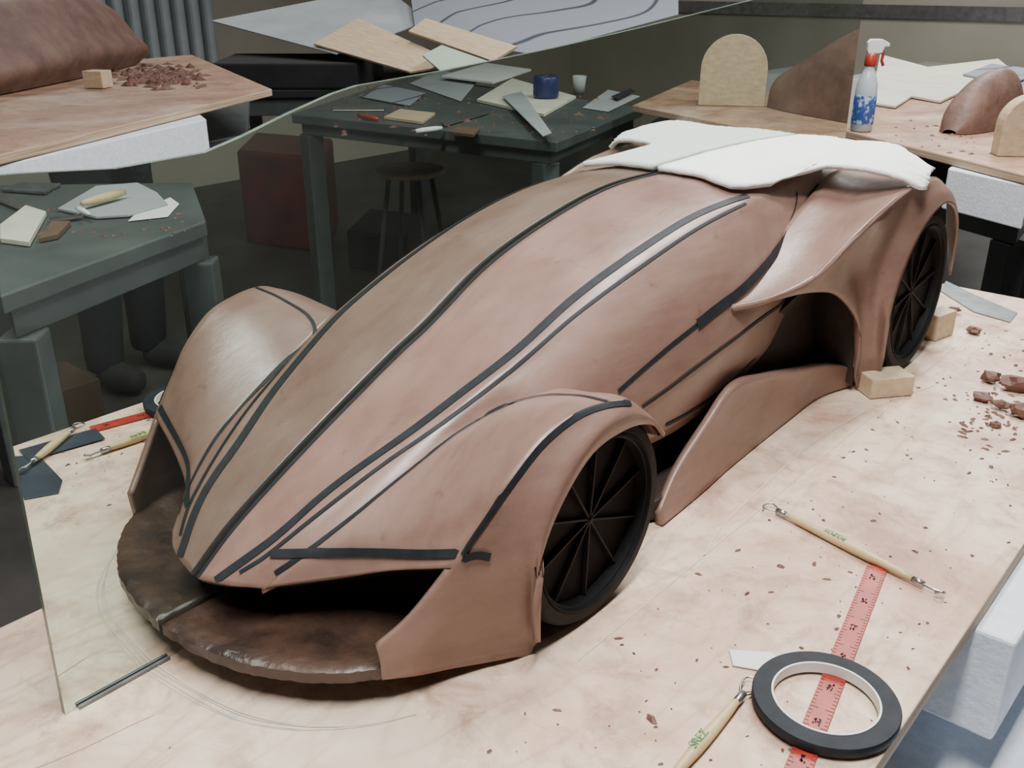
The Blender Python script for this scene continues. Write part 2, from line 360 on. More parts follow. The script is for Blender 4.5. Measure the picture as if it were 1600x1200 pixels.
und=prism('underbody',[(.003,.58),(.17,.58),(.17,.78),(.220,.86),(.212,1.0),(.203,1.2),(.203,1.38),(.17,1.39),(.16,1.7),(.14,1.76),(.003,1.76)],.004,.030,CLAYK)
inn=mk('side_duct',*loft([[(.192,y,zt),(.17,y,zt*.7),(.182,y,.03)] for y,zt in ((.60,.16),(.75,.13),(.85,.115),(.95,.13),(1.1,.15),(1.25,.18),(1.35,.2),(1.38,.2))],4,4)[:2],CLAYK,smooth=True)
wellp=loft([[(.13,1.365,.265),(.13,1.370,.15),(.13,1.375,.03)],[(.19,1.360,.265),(.19,1.368,.15),(.19,1.38,.03)],[(.238,1.360,.25),(.236,1.37,.15),(.240,1.39,.01)]],5,5)
well=mk('duct_bulkhead',wellp[0],wellp[1],CLAYK,smooth=True)  # back wall added to keep the duct dark, shade in its colour
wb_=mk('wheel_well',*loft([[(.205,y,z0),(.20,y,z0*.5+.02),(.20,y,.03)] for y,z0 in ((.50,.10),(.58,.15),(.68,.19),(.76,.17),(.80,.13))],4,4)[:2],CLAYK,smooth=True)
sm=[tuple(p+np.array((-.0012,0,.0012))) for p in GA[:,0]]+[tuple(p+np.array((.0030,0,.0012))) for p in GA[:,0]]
kk=len(GA);smo=mk('centre_gap_shade',sm,[(i,i+1,kk+i+1,kk+i) for i in range(kk-1)],TAPE,smooth=True)  # black strip laid along the seam as painted shade of the gap
# wheels
def wheel(cy,cz,r,xo,ang0):
    w=.052
    prof=[(r*.80,xo-.004),(r*.86,xo),(r*.95,xo-.001),(r*.99,xo-.006),(r,xo-.014),(r,xo-w+.01),(r*.97,xo-w),(r*.80,xo-w)]
    t=lathe('wheel',prof,(0,cy,cz),RUB,'X',72,closed=True);sharp(t,35)
    t['label']='black wheel with ten thin straight spokes'
    d=lathe('wheel_disc',[(r*.835,xo-.016),(r*.835,xo-.034)],(0,cy,cz),RIM,'X',64,smooth=False)
    rg=lathe('rim',[(r*.85,xo+.0005),(r*.83,xo+.001),(r*.815,xo-.002),(r*.81,xo-.030),(r*.85,xo-.030)],(0,cy,cz),RIM,'X',72,closed=True);sharp(rg)
    hb=lathe('hub',[(r*.001,xo-.010),(r*.03,xo-.010),(r*.04,xo-.012),(r*.04,xo-.03)],(0,cy,cz),SPOKE,'X',24)
    adopt(car,t);adopt(t,d,rg,hb)
    for k in range(10):
        th=ang0+k*2*math.pi/10;vs=[]
        dr=Vector((0,math.cos(th),math.sin(th)));tn=Vector((0,-math.sin(th),math.cos(th)))
        for rr,hw,xx in ((r*.03,.0011,xo-.0115),(r*.815,.0008,xo-.010)):
            for s in(-1,1):
                for x in(xx,xo-.0155):vs.append(Vector((x,cy,cz))+dr*rr+tn*s*hw)
        sp_=mk('spoke',vs,[(0,1,3,2),(4,6,7,5),(0,2,6,4),(1,5,7,3),(0,4,5,1),(2,3,7,6)],SPOKE);fixn(sp_);adopt(t,sp_)
wheel(.668,.1085,.108,.272,.25)
wheel(1.542,.1305,.130,.270,.1)
# tape lines laid on the surface
def bvh(objs):
    bv=[];bf=[]
    for o in objs:
        k=len(bv);bv+=[v.co.copy() for v in o.data.vertices];bf+=[tuple(i+k for i in p.vertices) for p in o.data.polygons]
    return BVHTree.FromPolygons(bv,bf)
BALL=bvh((A,B,Cd,Sd,Sk));BA=bvh((A,))
def tape(name,px,w,n=10,lift=.0011,m=TAPE,cols=4,BV=BALL):
    pts=[]
    for X,Y in px:
        d,_=dirn(X,Y);d.normalize();loc,_,_,_=BV.ray_cast(Vector(C),d)
        if loc is not None:pts.append(tuple(loc))
    if len(pts)<2:return None
    P=cr(pts,n);path=[]
    for p in P:
        loc,nr,_,_=BV.find_nearest(Vector(p));path.append(loc)
    vs=[];c=cols+1
    for i,p in enumerate(path):
        t=(path[min(i+1,len(path)-1)]-path[max(i-1,0)]).normalized()
        _,nr,_,_=BV.find_nearest(p)
        cen=Vector((.08,p.y+.02,.06))
        if nr.dot(p-cen)<0:nr=-nr
        s=t.cross(nr).normalized()
        for k in range(c):
            q=p+s*w*(k/cols-.5);l2,n2,_,_=BV.find_nearest(q)
            if n2.dot(q-cen)<0:n2=-n2
            if (l2-q).length>.004:l2=q;n2=nr
            vs.append(l2+n2*lift)
    fs=[(i*c+j,(i+1)*c+j,(i+1)*c+j+1,i*c+j+1) for i in range(len(path)-1) for j in range(cols)]
    o=mk(name,vs,fs,m,smooth=True);orient(o,lambda p:(.08,p.y,.03));adopt(car,o);return o
tape('body_tape',[(337,908),(430,840),(520,762),(620,690),(700,630),(800,553),(900,463),(1000,390),(1090,335),(1168,306)],.0095,BV=BA)
tape('body_tape',[(375,895),(425,862),(520,786),(610,718),(700,655),(800,578),(900,492),(1000,418),(1090,357),(1165,318)],.0040,BV=BA)
tape('body_tape',[(385,930),(430,896),(480,862),(560,800),(640,735),(720,674),(790,634),(850,618),(900,618),(950,628)],.0048)
tape('body_tape',[(722,866),(760,812),(800,755),(850,692),(900,652),(940,636),(985,630)],.0058)
tape('headlight_tape',[(424,866),(550,863),(660,866),(735,868),(765,869)],.0080,lift=.0022)
tape('body_tape',[(965,612),(1010,572),(1050,538),(1092,505)],.0055,BV=BA)
tape('body_tape',[(1088,507),(1122,480),(1155,455),(1190,420),(1218,385),(1243,345),(1262,316),(1280,292)],.0125,lift=.002,BV=BA)
tape('body_tape',[(1003,636),(1040,610),(1090,572),(1140,535),(1190,497),(1225,470)],.0048,BV=BA)
tape('body_tape',[(1040,664),(1080,642),(1130,606),(1180,560),(1215,520)],.0048,BV=BA)
tape('body_tape',[(1245,300),(1240,330),(1226,365),(1205,395)],.0030,BV=BA)
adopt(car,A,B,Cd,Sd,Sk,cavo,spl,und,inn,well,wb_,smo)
for o in (cavo,spl,und,inn,well,wb_):o['label']='dark brown raw clay, shade painted into cavities'
# white foam wing piece
FE=[(.004,1.167,.353),(.07,1.165,.352),(.128,1.166,.343),(.142,1.26,.336),(.148,1.38,.340),(.20,1.40,.342),(.245,1.42,.333),(.283,1.455,.312)]
KE=[(.004,1.62,.345),(.04,1.615,.347),(.07,1.60,.350),(.10,1.57,.353),(.128,1.545,.356),(.17,1.535,.360),(.21,1.525,.358),(.272,1.495,.338)]
rows=[]
for i in range(8):
    F=np.array(FE[i]);K=np.array(KE[i]);rows.append([F+(K-F)*s+np.array((0,0,.006*math.sin(math.pi*s))) for s in (0,.33,.66,1)])
vs,fs,_=loft(rows,6,8)
vs=[(x+random.uniform(-.0018,.0018) if x>.01 else x,y+random.uniform(-.0018,.0018),z+random.uniform(-.0005,.0005)) for x,y,z in vs]
fo=orient(mk('foam_wing',vs,fs,FOAM,smooth=True),lambda p:(p.x,p.y,0));solid(fo,.007);sharp(fo,35)
T(fo,'thin white rigid foam wing piece lying on the car model tail','foam piece')
# ---------------------------------------------------------------- mirror
mp=[(.249,0),(1.836,0),(1.832,.568),(1.417,.565),(1.109,.536),(.935,.521),(.752,.508),(.629,.502),(.598,.497),(.545,.484),(.495,.470),(.456,.461),(.375,.459),(.30,.466),(.262,.468)]
n=len(mp);vs=[(0,y,z+.0005) for y,z in mp]+[(-.006,y,z+.0005) for y,z in mp]
mi=mk('mirror_pane',vs,[tuple(range(n)),tuple(range(2*n-1,n-1,-1))]+[(i,(i+1)%n,n+(i+1)%n,n+i) for i in range(n)],[MIR,GLEDGE]);fixn(mi)
for p in mi.data.polygons:
    if abs(p.normal.x)<.5:p.material_index=1
T(mi,'large frameless mirror sheet standing upright beside the clay car model','mirror')
st=box('metal_strip',(.0025,.305,.0022),(.003,.09,.0035),DSTEEL,bevel=.0006);T(st,'thin metal strip along the foot of the mirror','metal strip')
# ---------------------------------------------------------------- table
tb=root('work_table',(.2,.95,-.8),'pale plywood sheet smeared with brown clay on a grey workbench','table')
top=prism('plywood_top',[(-.17,-.3),(.566,-.3),(.566,2.07),(-.17,2.07)],-.022,0,PLYE,bevel=.0015,top=PLYT)
pk=prism('styrofoam_packing',[(-.12,.93),(.605,.93),(.62,1.9),(-.12,1.9)],-.15,-.0225,STY,bevel=.004)
pk2=prism('styrofoam_packing',[(-.12,-.2),(.35,-.2),(.35,.7),(-.12,.7)],-.15,-.0225,STY,bevel=.004)
bt=prism('bench_top',[(-.2,-.25),(.45,-.25),(.45,2.0),(-.2,2.0)],-.20,-.1505,GREY,bevel=.004)
adopt(tb,top,pk,pk2,bt)
for x in(-.15,.40):
    for y in(-.2,1.9):adopt(tb,box('leg',(x,y,-.5),(.06,.06,.6),GREY,bevel=.004))
def ribbon(pts,w,z=.0007,name='pencil_line',m=None,n=8):
    P=cr(pts,n);vs=[]
    for i,p in enumerate(P):
        t=Vector(P[min(i+1,len(P)-1)]-P[max(i-1,0)]).normalized();s=Vector((-t.y,t.x))
        vs+=[(p[0]+s.x*w/2,p[1]+s.y*w/2,z),(p[0]-s.x*w/2,p[1]-s.y*w/2,z)]
    o=mk(name,vs,[(2*i,2*i+1,2*i+3,2*i+2) for i in range(len(P)-1)],m);adopt(tb,o);return o
PEN=mat('pencil_blue',(.45,.49,.49),(.66,.54,.43),scale=40,rough=.8,lo=.35,hi=.55)
PENR=mat('pencil_red',(.58,.35,.28),(.62,.45,.36),scale=80,rough=.8)
for k in range(4):
    j=lambda:random.uniform(-.003,.003)
    ribbon([(.004,.325+k*.004),(.06,.328+k*.004+j()),(.12,.343+k*.004+j()),(.17,.370+k*.003+j()),(.21,.41+j()),(.235,.45)],.0010+.0003*(k%2),m=PEN,z=.0005+.0001*k)
ribbon([(.31,.80),(.285,.9),(.275,1.05),(.272,1.2),(.29,1.35),(.33,1.5)],.0016,m=PEN)
ribbon([(.30,.60),(.30,.9),(.30,1.3),(.30,1.7)],.0010,m=PEN)
ribbon([(-.10,-.1),(.03,.17),(.06,.30)],.0008,m=PENR)
# ---------------------------------------------------------------- things on the table
def tool(label,p0,p1,zr=.006,loop0=.028,hook=.03,name='clay_modelling_tool'):
    a0=Vector((*p0,zr));a1=Vector((*p1,zr));d=(a1-a0).normalized();L=(a1-a0).length;s=d.cross(Vector((0,0,1)))
    r=root(name,tuple(((a0+a1)/2)[:2])+(0,),label,'modelling tool')
    hs=a0+d*loop0;he=a1-d*hook;n=9
    hd=tube('handle',[hs+(he-hs)*k/n for k in range(n+1)],[.003,.0042,.0048,.0052,.0056,.0058,.0056,.005,.0044,.0034],WOODH,14)
    ct=tube('ferrule',[hs-d*.010,hs+d*.004],.0037,STEEL,12)
    pts=[hs-d*.008-s*.001,hs-d*.016-s*.006,a0+d*.004-s*.008,a0+s*0,a0+d*.004+s*.008,hs-d*.016+s*.006,hs-d*.008+s*.001]
    lp=tube('wire_loop',[tuple(p) for p in cr([tuple(p) for p in pts],5)],.0011,STEEL,8)
    ft=tube('ferrule',[he-d*.004,he+d*.009],.0037,STEEL,12)
    pts=[he+d*.008,he+d*(hook-.010),a1-s*.003,a1+s*.002+Vector((0,0,.003)),a1-d*.006+s*.004]
    hk=tube('hook',[tuple(p) for p in cr([tuple(p) for p in pts],4)],[.0016]*17,STEEL,8)
    adopt(r,hd,ct,lp,ft,hk)
    return r,hd,d,s
GRN=mat('ink_green',(.02,.2,.04),(.03,.25,.06),scale=40,rough=.5)
def scrawl(par,p,d,txt,size):
    cu=bpy.data.curves.new('ink','FONT');cu.body=txt;cu.size=size;cu.align_x='CENTER';cu.align_y='CENTER';cu.extrude=.0002
    o=bpy.data.objects.new('ink',cu);bpy.context.collection.objects.link(o)
    bpy.context.view_layer.update()
    me=bpy.data.meshes.new_from_object(o);bpy.data.objects.remove(o)
    X=d.normalized();Z=Vector((0,0,1));Y=Z.cross(X)
    Mx=Matrix(((X.x,Y.x,Z.x,p.x),(X.y,Y.y,Z.y,p.y),(X.z,Y.z,Z.z,p.z),(0,0,0,1)))
    me.transform(Mx);q=bpy.data.objects.new('ink_writing',me);bpy.context.collection.objects.link(q)
    me.materials.clear();me.materials.append(GRN);adopt(par,q)
r1,h1,d1,s1=tool('pale wooden modelling tool with wire loop and steel hook',(.303,.975),(.529,.926))
scrawl(r1,Vector((.40,.954,.0122)),d1,'SOZDE',.009)
r2,h2,d2,s2=tool('wooden loop tool with green ink writing beside the tape roll',(.443,.680),(.448,.50),loop0=.035)
scrawl(r2,Vector((.4445,.575,.0122)),-d2,'SREZ',.011)
tool('wooden modelling tool lying across a blued steel sheet',(.548,.545),(.47,.425),zr=.0085)
# tape roll
tr=root('tape_roll',(.505,.690,0),'roll of narrow black tape lying on a red ruler','tape roll')
cx,cy=.505,.690
ro=lathe('tape',[(.0625,.004),(.0635,.006),(.0635,.012),(.0625,.0135),(.0470,.0135),(.0465,.012),(.0465,.004)],(cx,cy,0),TAPE,'Z',72,closed=True);sharp(ro)
rc=lathe('card_core',[(.0468,.0035),(.0468,.0142),(.0450,.0142),(.0450,.0035)],(cx,cy,0),WHITE,'Z',72,closed=True);sharp(rc)
adopt(tr,ro,rc)
def orect(p0,p1,w):
    a0=Vector(p0);a1=Vector(p1);d=(a1-a0).normalized();s=Vector((-d.y,d.x))*w/2
    return [tuple(a0+s),tuple(a0-s),tuple(a1-s),tuple(a1+s)]
rr=root('ruler',(.49,.75,0),'red ruler with worn black markings on the plywood','ruler')
adopt(rr,prism('ruler_blade',orect((.457,.937),(.53,.55),.021),.0006,.0030,RED,bevel=.0004))
d=Vector((.073,-.387)).normalized();s=Vector((-d.y,d.x));tk=[];tf=[]
for k in range(76):
    c0=Vector((.457,.937))+d*(.006+k*.005);w=.007 if k%10==0 else (.005 if k%5==0 else .0032)
    for sg in (1,-1):
        for q in (c0+s*.0100*sg-d*.0003,c0+s*.0100*sg+d*.0003,c0+s*(.0100-w)*sg+d*.0003,c0+s*(.0100-w)*sg-d*.0003):tk.append((q.x,q.y,.0032))
        i0=len(tk)-4;tf.append((i0,i0+1,i0+2,i0+3))
    if k%10 in(3,4) :
        for _ in range(5):
            c1=c0+d*random.uniform(-.002,.002)+s*random.uniform(-.003,.003)
            i0=len(tk)
            for ox,oy in((-1,-1),(1,-1),(1,1),(-1,1)):
                q=c1+d*ox*.0012+s*oy*.0007;tk.append((q.x,q.y,.0033))
            tf.append((i0,i0+1,i0+2,i0+3))
tkm=mk('graduations',tk,tf,BLACK);adopt(rr,tkm)
sc=prism('scraper_plate',[(.402,.706),(.416,.688),(.449,.703),(.452,.712),(.440,.727),(.434,.729)],.0008,.0022,WHITE,bevel=.0004)
T(sc,'small shiny flat scraper plate beside the tape roll','scraper')
sc=prism('steel_sheet',[M(12,716),M(60,712),M(98,752),M(92,772),M(38,782)][::-1],.0008,.0022,BSTEEL,bevel=.0004)
T(sc,'dark blued steel sheet with angled corner on the plywood','scraper')
sc=prism('steel_rule',[M(30,706),M(45,722),M(165,688),M(150,672)][::-1],.0024,.0034,BSTEEL,bevel=.0003)
T(sc,'dark steel rule on the plywood','ruler')
x,y=G(1362,608);b=box('wood_block',(x+.018,y,.017),(.046,.072,.032),WOOD,rz=math.radians(-38),bevel=.0015);T(b,'small pine block beside the sill of the car model','wood block')
x,y=G(1462,525);b=box('wood_block',(x,y,.024),(.032,.06,.046),WOOD,rz=math.radians(-12),bevel=.0015);T(b,'small pine block behind the rear wheel','wood block')
b=prism('steel_rule',[G(1478,440),G(1530,465),G(1590,490),G(1578,505),G(1520,488),G(1468,455)],.0006,.002,DSTEEL,bevel=.0003);T(b,'dull grey flexible steel rule at the table end','ruler')
# clay lumps and crumbs
def lump(name,c,r,lab,sc_=(1,1,.7)):
    bm=bmesh.new();bmesh.ops.create_icosphere(bm,subdivisions=2,radius=r)
    for v in bm.verts:
        k=1+random.uniform(-.35,.3);v.co=Vector((v.co.x*k*sc_[0],v.co.y*k*sc_[1],v.co.z*k*sc_[2]))
    zmin=min(v.co.z for v in bm.verts)
    for v in bm.verts:v.co+=Vector((c[0],c[1],c[2]-zmin))
    me=bpy.data.meshes.new(name);bm.to_mesh(me);bm.free();me.materials.append(CHIP)
    o=bpy.data.objects.new(name,me);bpy.context.collection.objects.link(o);T(o,lab,'clay lump',group='clay lumps on the table');return o
for px,py,r in [(1545,598,.012),(1582,610,.015),(1535,628,.010),(1562,640,.009),(1592,652,.013),(1555,668,.006),(1520,522,.009),(1490,490,.008),(1445,478,.006)]:
    x,y=G(px,py);lump('clay_lump',(x,y,.0003),r,'small torn lump of brown clay on the plywood',(1.4,.9,.8))
def crumbs(name,pts,label,parent=None):
    vs=[];fs=[]
    for (x,y,z,r) in pts:
        k=len(vs);an=random.uniform(0,6.28);e=random.uniform(1.1,2.6)
        for t in range(5):
            th=an+t*2*math.pi/5;q=random.uniform(.6,1.1)*r
            dx,dy=q*e*math.cos(th-an),q*math.sin(th-an)
            vs.append((x+dx*math.cos(an)-dy*math.sin(an),y+dx*math.sin(an)+dy*math.cos(an),z))
        vs.append((x,y,z+r*random.uniform(.4,.9)))
        fs+=[(k+t,k+(t+1)%5,k+5) for t in range(5)]+[tuple(k+4-t for t in range(5))]
    o=mk(name,vs,fs,CHIP);T(o,label,'clay crumbs',kind='stuff');return o
pts=[]
while len(pts)<290:
    x=random.uniform(.30,.56);y=random.uniform(.45,2.0)
    pts.append((x,y,.0005,random.choice([.0006,.0008,.0010,.0012,.0018,.0025])))
for _ in range(45):
    x=random.uniform(.02,.45);y=random.uniform(.15,.6)
    if y<.32 or (x>.3): pts.append((x,y,.0005,random.choice([.0007,.001,.0016])))
for px,py in [(1220,885),(1018,1125),(1180,1085),(1085,1160)]:
    x,y=G(px,py);pts.append((x,y,.0005,.0045))
for _ in range(120):
    x,y=G(random.gauss(1560,38),random.gauss(645,30))
    if x<.55:pts.append((x,y,.0005,random.choice([.002,.003,.004])))
crumbs('clay_crumbs',pts,'scattered brown clay shavings on the plywood table')
# ---------------------------------------------------------------- room
def struct(o):o['kind']='structure';return o
def slab(name,c,s,m):return struct(box(name,c,s,m,bevel=0))
slab('floor',(-1,3,-.85),(16,16,.1),FLOORM)
slab('ceiling',(-1,3,2.25),(16,16,.1),CEIL)
slab('wall_back',(-1,8.2,.7),(16,.1,3.0),WALL)
slab('wall_left',(-7.6,3,.7),(.1,16,3.0),WALL)
slab('wall_right',(5.5,3,.7),(.1,16,3.0),WALL)
slab('wall_front',(-1,-3.5,.7),(16,.1,3.0),WALL)
slab('trim_1',(-1,8.13,.33),(14,.04,.10),STEEL)
def area(name,loc,sx,sy,e,col=(1,.985,.95)):
    l=bpy.data.lights.new(name,'AREA');l.shape='RECTANGLE';l.size=sx;l.size_y=sy;l.energy=e;l.color=col
    o=bpy.data.objects.new(name,l);o.location=loc;bpy.context.collection.objects.link(o);return o
for x,y,e in [(.55,.2,92),(.1,2.3,84),(-2.4,3.4,28),(-.6,5.0,86),(-4.8,2.8,28),(2.4,3.2,9)]:
    area('ceiling_light',(x,y,2.15),.25,1.4,e)
w=bpy.data.worlds.new('w');bpy.context.scene.world=w;w.use_nodes=True
w.node_tree.nodes['Background'].inputs[0].default_value=(.5,.55,.6,1);w.node_tree.nodes['Background'].inputs[1].default_value=.3
# ---------------------------------------------------------------- benches
def inset(poly,k):
    c=Vector((sum(p[0] for p in poly)/len(poly),sum(p[1] for p in poly)/len(poly)))
    return [tuple(c+(Vector(p)-c)*k) for p in poly]
def bench(poly,z,label,m=GREY,name='workbench',ap=.12):
    c=inset(poly,0)[0];r=root(name,(c[0],c[1],-.8),label,'workbench')
    adopt(r,prism('bench_top',poly,z-.035,z,m,bevel=.004),prism('apron',inset(poly,.95),z-ap,z-.0355,GREY,bevel=.003))
    for p in inset(poly,.90)[:4]:
        adopt(r,box('leg',(p[0],p[1],(z-ap-.8)/2),(.07,.07,z-ap+.8),GREY,rz=math.atan2(poly[1][1]-poly[0][1],poly[1][0]-poly[0][0]),bevel=.005))
    return r
def board(name,poly,z0,z1,m,label,cat,top=None,bevel=.003):
    return T(prism(name,poly,z0,z1,m,bevel=bevel,top=top),label,cat)
def clayhull(name,rows,label,m=CLAYB,xm=None):
    vs,fs,_=loft(rows,5,5);o=mk(name,vs,fs,m,smooth=True);fixn(o);T(o,label,'clay model');return o
def modelalong(p0,p1,wid,prof,z,name,label,facet=False):
    a0=Vector(p0);a1=Vector(p1);d=(a1-a0);s=Vector((-d.y,d.x)).normalized();rows=[]
    for t,hh,ww in prof:
        c=a0+d*t;row=[]
        for th in np.linspace(0,math.pi,9):
            xx=math.cos(th)*wid*ww;zz=(math.sin(th)**.7)*hh
            row.append((c.x+s.x*xx,c.y+s.y*xx,z+zz))
        rows.append(row)
    o=clayhull(name,rows,label)
    return o
# upper-left bench with a second clay model
bench([(-3.25,.9),(-1.95,.9),(-2.12,1.95),(-2.95,2.55),(-4.2,2.0)][:5],.1,'grey workbench carrying a plywood board and a clay model')
P0=[G(-80,262,.25),G(425,140,.25),G(300,86,.25),G(-80,120,.25)]
board('styrofoam_block',[G(-80,275,.23),G(322,185,.23),G(240,120,.23),G(-80,150,.23)],.102,.228,STY,'thick white styrofoam slab under a plywood board','styrofoam')
board('plywood_board',P0,.23,.252,PLYE,'clay-stained plywood board on a styrofoam slab','board',top=PLYB)
q0=Vector(G(-260,205,.253));q1=Vector(G(246,98,.253));dd=(q1-q0);ss=Vector((-dd.y,dd.x)).normalized()
if ss.dot(Vector((-1,0)))<0:ss=-ss
def hp(t,s_,z):
    p=q0+dd*t+ss*s_;return (p.x,p.y,.256+z)
rows=[]
for t,hh,w0,w1,tp in [(0,.10,0,.30,.10),(.3,.20,-.02,.36,.12),(.55,.27,-.03,.38,.13),(.75,.28,-.02,.36,.12),(.88,.26,.0,.33,.11),(.96,.22,.02,.30,.10),(1.0,.14,.05,.25,.10)]:
    rows.append([hp(t,w0+.03,0),hp(t,w0-.02,hh*.28),hp(t,w0+.03,hh*.55),hp(t,w0+tp*.7,hh*.80),hp(t,w0+tp*1.3,hh),hp(t,w1*.8,hh*.92),hp(t,w1,hh*.5),hp(t,w1,0)])
clayhull('clay_model',rows,'rough reddish-brown clay car model with faceted flanks on a plywood board')
x,y=G(155,137,.253);T(box('wood_block',(x,y,.253+.028),(.07,.06,.054),WOOD,rz=.5),'small pine block propping the clay model','wood block')
pts=[(*G(random.gauss(255,34),random.gauss(120,8),.253),.253,random.uniform(.008,.020)) for _ in range(230)]
crumbs('clay_crumbs',pts,'heap of dark clay shavings on the plywood board')
# centre rear bench with sheets and boards
bench([(-3.35,2.62),(-2.1,3.95),(-3.2,4.9),(-4.5,3.55)],.1,'workbench covered in sheets and offcuts',m=BLACK)
def sheet(name,pl,th,m,label,cat):return T(plate(name,[W(*q) for q in pl],th,m),label,cat)
T(prism('black_box',[W(335,150,4.7).xy[:],W(560,140,4.7).xy[:],W(600,120,5.3).xy[:],W(370,120,5.3).xy[:]],.102,.22,BLACK,bevel=.01),'black cloth-covered box on the bench','box')
sheet('board_sheet',[(330,32,5.3),(525,84,4.75),(670,32,5.3),(600,-20,5.8)],.006,PAPG,'large pale grey sheet of board leaning on the bench','board')
sheet('drawing_sheet',[(650,55,5.0),(830,84,4.6),(1060,22,5.1),(1060,-20,5.5),(640,-20,5.6)],.004,DRAW,'large sheet with dark line drawings over the bench','paper')
sheet('plywood_offcut',[(490,68,4.85),(640,112,4.5),(720,100,4.5),(560,28,5.1)],.010,WOOD,'thin plywood offcut on the bench','board')
sheet('plywood_offcut',[(638,48,4.75),(770,95,4.45),(808,72,4.5),(665,28,4.85)],.012,WOOD,'light plywood strip on the bench','board')
sheet('foam_offcut',[(660,86,4.45),(690,112,4.3),(800,108,4.25),(770,98,4.4),(690,70,4.55)],.008,GREENF,'pale green foam offcut on the bench','foam piece')
# right bench
RB=[G(1318,203,.2),G(1612,276,.2),G(1700,200,.2),G(1440,110,.2)]
bench([G(1310,235,.1),G(1612,305,.1),G(1680,225,.1),G(1430,135,.1)],.08,'grey workbench carrying a clay-stained plywood board')
board('styrofoam_block',[G(1482,262,.18),G(1610,290,.18),G(1660,225,.18),G(1560,190,.18)],.083,.178,STY,'white styrofoam slab under a plywood board','styrofoam')
board('plywood_board',RB,.18,.2,PLYE,'clay-stained plywood board on a styrofoam slab','board',top=PLYB)
def arch(name,p,z,w,hh,t,rz,label):
    n=16;pr=[(-w/2,0)]+[(w/2*math.cos(math.pi-k*math.pi/n),hh-w/2+w/2*math.sin(math.pi-k*math.pi/n)) for k in range(n+1)]+[(w/2,0)]
    R=Matrix.Rotation(rz,3,'Z');vs=[]
    for s in(-t/2,t/2):
        for q in pr:vs.append(Vector((p[0],p[1],z))+R@Vector((q[0],s,q[1])))
    m=len(pr);o=mk(name,vs,[tuple(range(m)),tuple(range(2*m-1,m-1,-1))]+[(i,(i+1)%m,m+(i+1)%m,m+i) for i in range(m)],WOOD,bevel=.002);fixn(o)
    return T(o,label,'wooden former')
modelalong(G(1483,210,.2),G(1570,190,.2),.06,[(0,.01,.3),(.12,.08,.8),(.35,.13,1),(.6,.15,1.1),(.85,.15,1),(1,.10,.8)],.202,'clay_model','dark brown clay form resting beside a rounded wooden former')
arch('wooden_former',G(1600,243,.2),.201,.14,.14,.05,.6,'rounded pine end former beside the clay form')
board('foam_offcut',[G(1360,160,.21),G(1400,166,.21),G(1425,150,.21),G(1470,158,.21),G(1520,135,.21),G(1600,125,.21),G(1560,92,.21),G(1450,105,.21),G(1375,85,.21)],.202,.212,CREAM,'cream foam sheet on the plywood board','foam piece')
board('drawing_board',[G(1505,112,.23),G(1580,126,.23),G(1640,108,.23),G(1550,96,.23)],.213,.222,DRAW,'framed board with curved line drawing','board')
pts=[(*G(random.uniform(1400,1600),random.uniform(180,245),.2),.2005,random.uniform(.002,.007)) for _ in range(50)]
crumbs('clay_crumbs',pts,'small clay shavings on the plywood board')
# spray bottle
bx,by=G(1345,205,.2);bz=.201
sb=root('spray_bottle',(bx,by,bz),'clear blue-labelled spray bottle with red and white trigger head','spray bottle')
CLR=mat('bottle_clear',(.45,.5,.56),(.4,.45,.52),scale=9,rough=.15);LAB=mat('bottle_label',(.03,.08,.3),(.4,.5,.6),scale=60,rough=.4,lo=.5,hi=.56)
adopt(sb,lathe('bottle_body',[(.001,0),(.026,0),(.029,.004),(.029,.10),(.027,.125),(.017,.155),(.013,.165),(.013,.175)],(bx,by,bz),CLR,'Z',32),
 lathe('bottle_label',[(.0295,.02),(.0298,.021),(.0298,.095),(.0295,.096)],(bx,by,bz),LAB,'Z',32,closed=False),
 lathe('nozzle_collar',[(.001,.172),(.015,.172),(.016,.176),(.015,.198),(.010,.205),(.001,.205)],(bx,by,bz),RED,'Z',24))
rz=.65;R=Matrix.Rotation(rz,3,'Z')
hd=[(-.026,.205),(.010,.202),(.014,.21),(.015,.232),(.008,.240),(-.022,.240),(-.042,.230),(-.044,.222),(-.030,.22)]
vs=[Vector((bx,by,bz))+R@Vector((-q[0],s,q[1])) for s in(-.009,.009) for q in hd];m=len(hd)
o=mk('trigger_head',vs,[tuple(range(m)),tuple(range(2*m-1,m-1,-1))]+[(i,(i+1)%m,m+(i+1)%m,m+i) for i in range(m)],WHITE,bevel=.002);fixn(o)
q=[Vector((bx,by,bz))+R@Vector(v) for v in ((.024,0,.222),(.031,0,.2),(.029,0,.185),(.035,0,.172))]
adopt(sb,o,tube('trigger',q,.004,RED,10))
# far counter
board('white_counter',[(-1.9,6.3),(2.5,6.3),(2.5,8.0),(-1.9,8.0)],-.8,-.02,WHITE,'long white counter against the wall','counter')
plate_=T(plate('hardboard_sheet',[(-.75,8.02,-.018),(-.35,8.02,-.018),(-.35,8.08,.9),(-.75,8.08,.9)],.008,CARD),'brown board leaning at the wall','board')
rd=root('radiator',(-6.6,4.2,-.8),'cream column radiator by the wall','radiator')
for k in range(9):adopt(rd,box('column',(-6.6+.0,3.7+k*.13,-.1),(.16,.08,1.4),PAPG,bevel=.03))
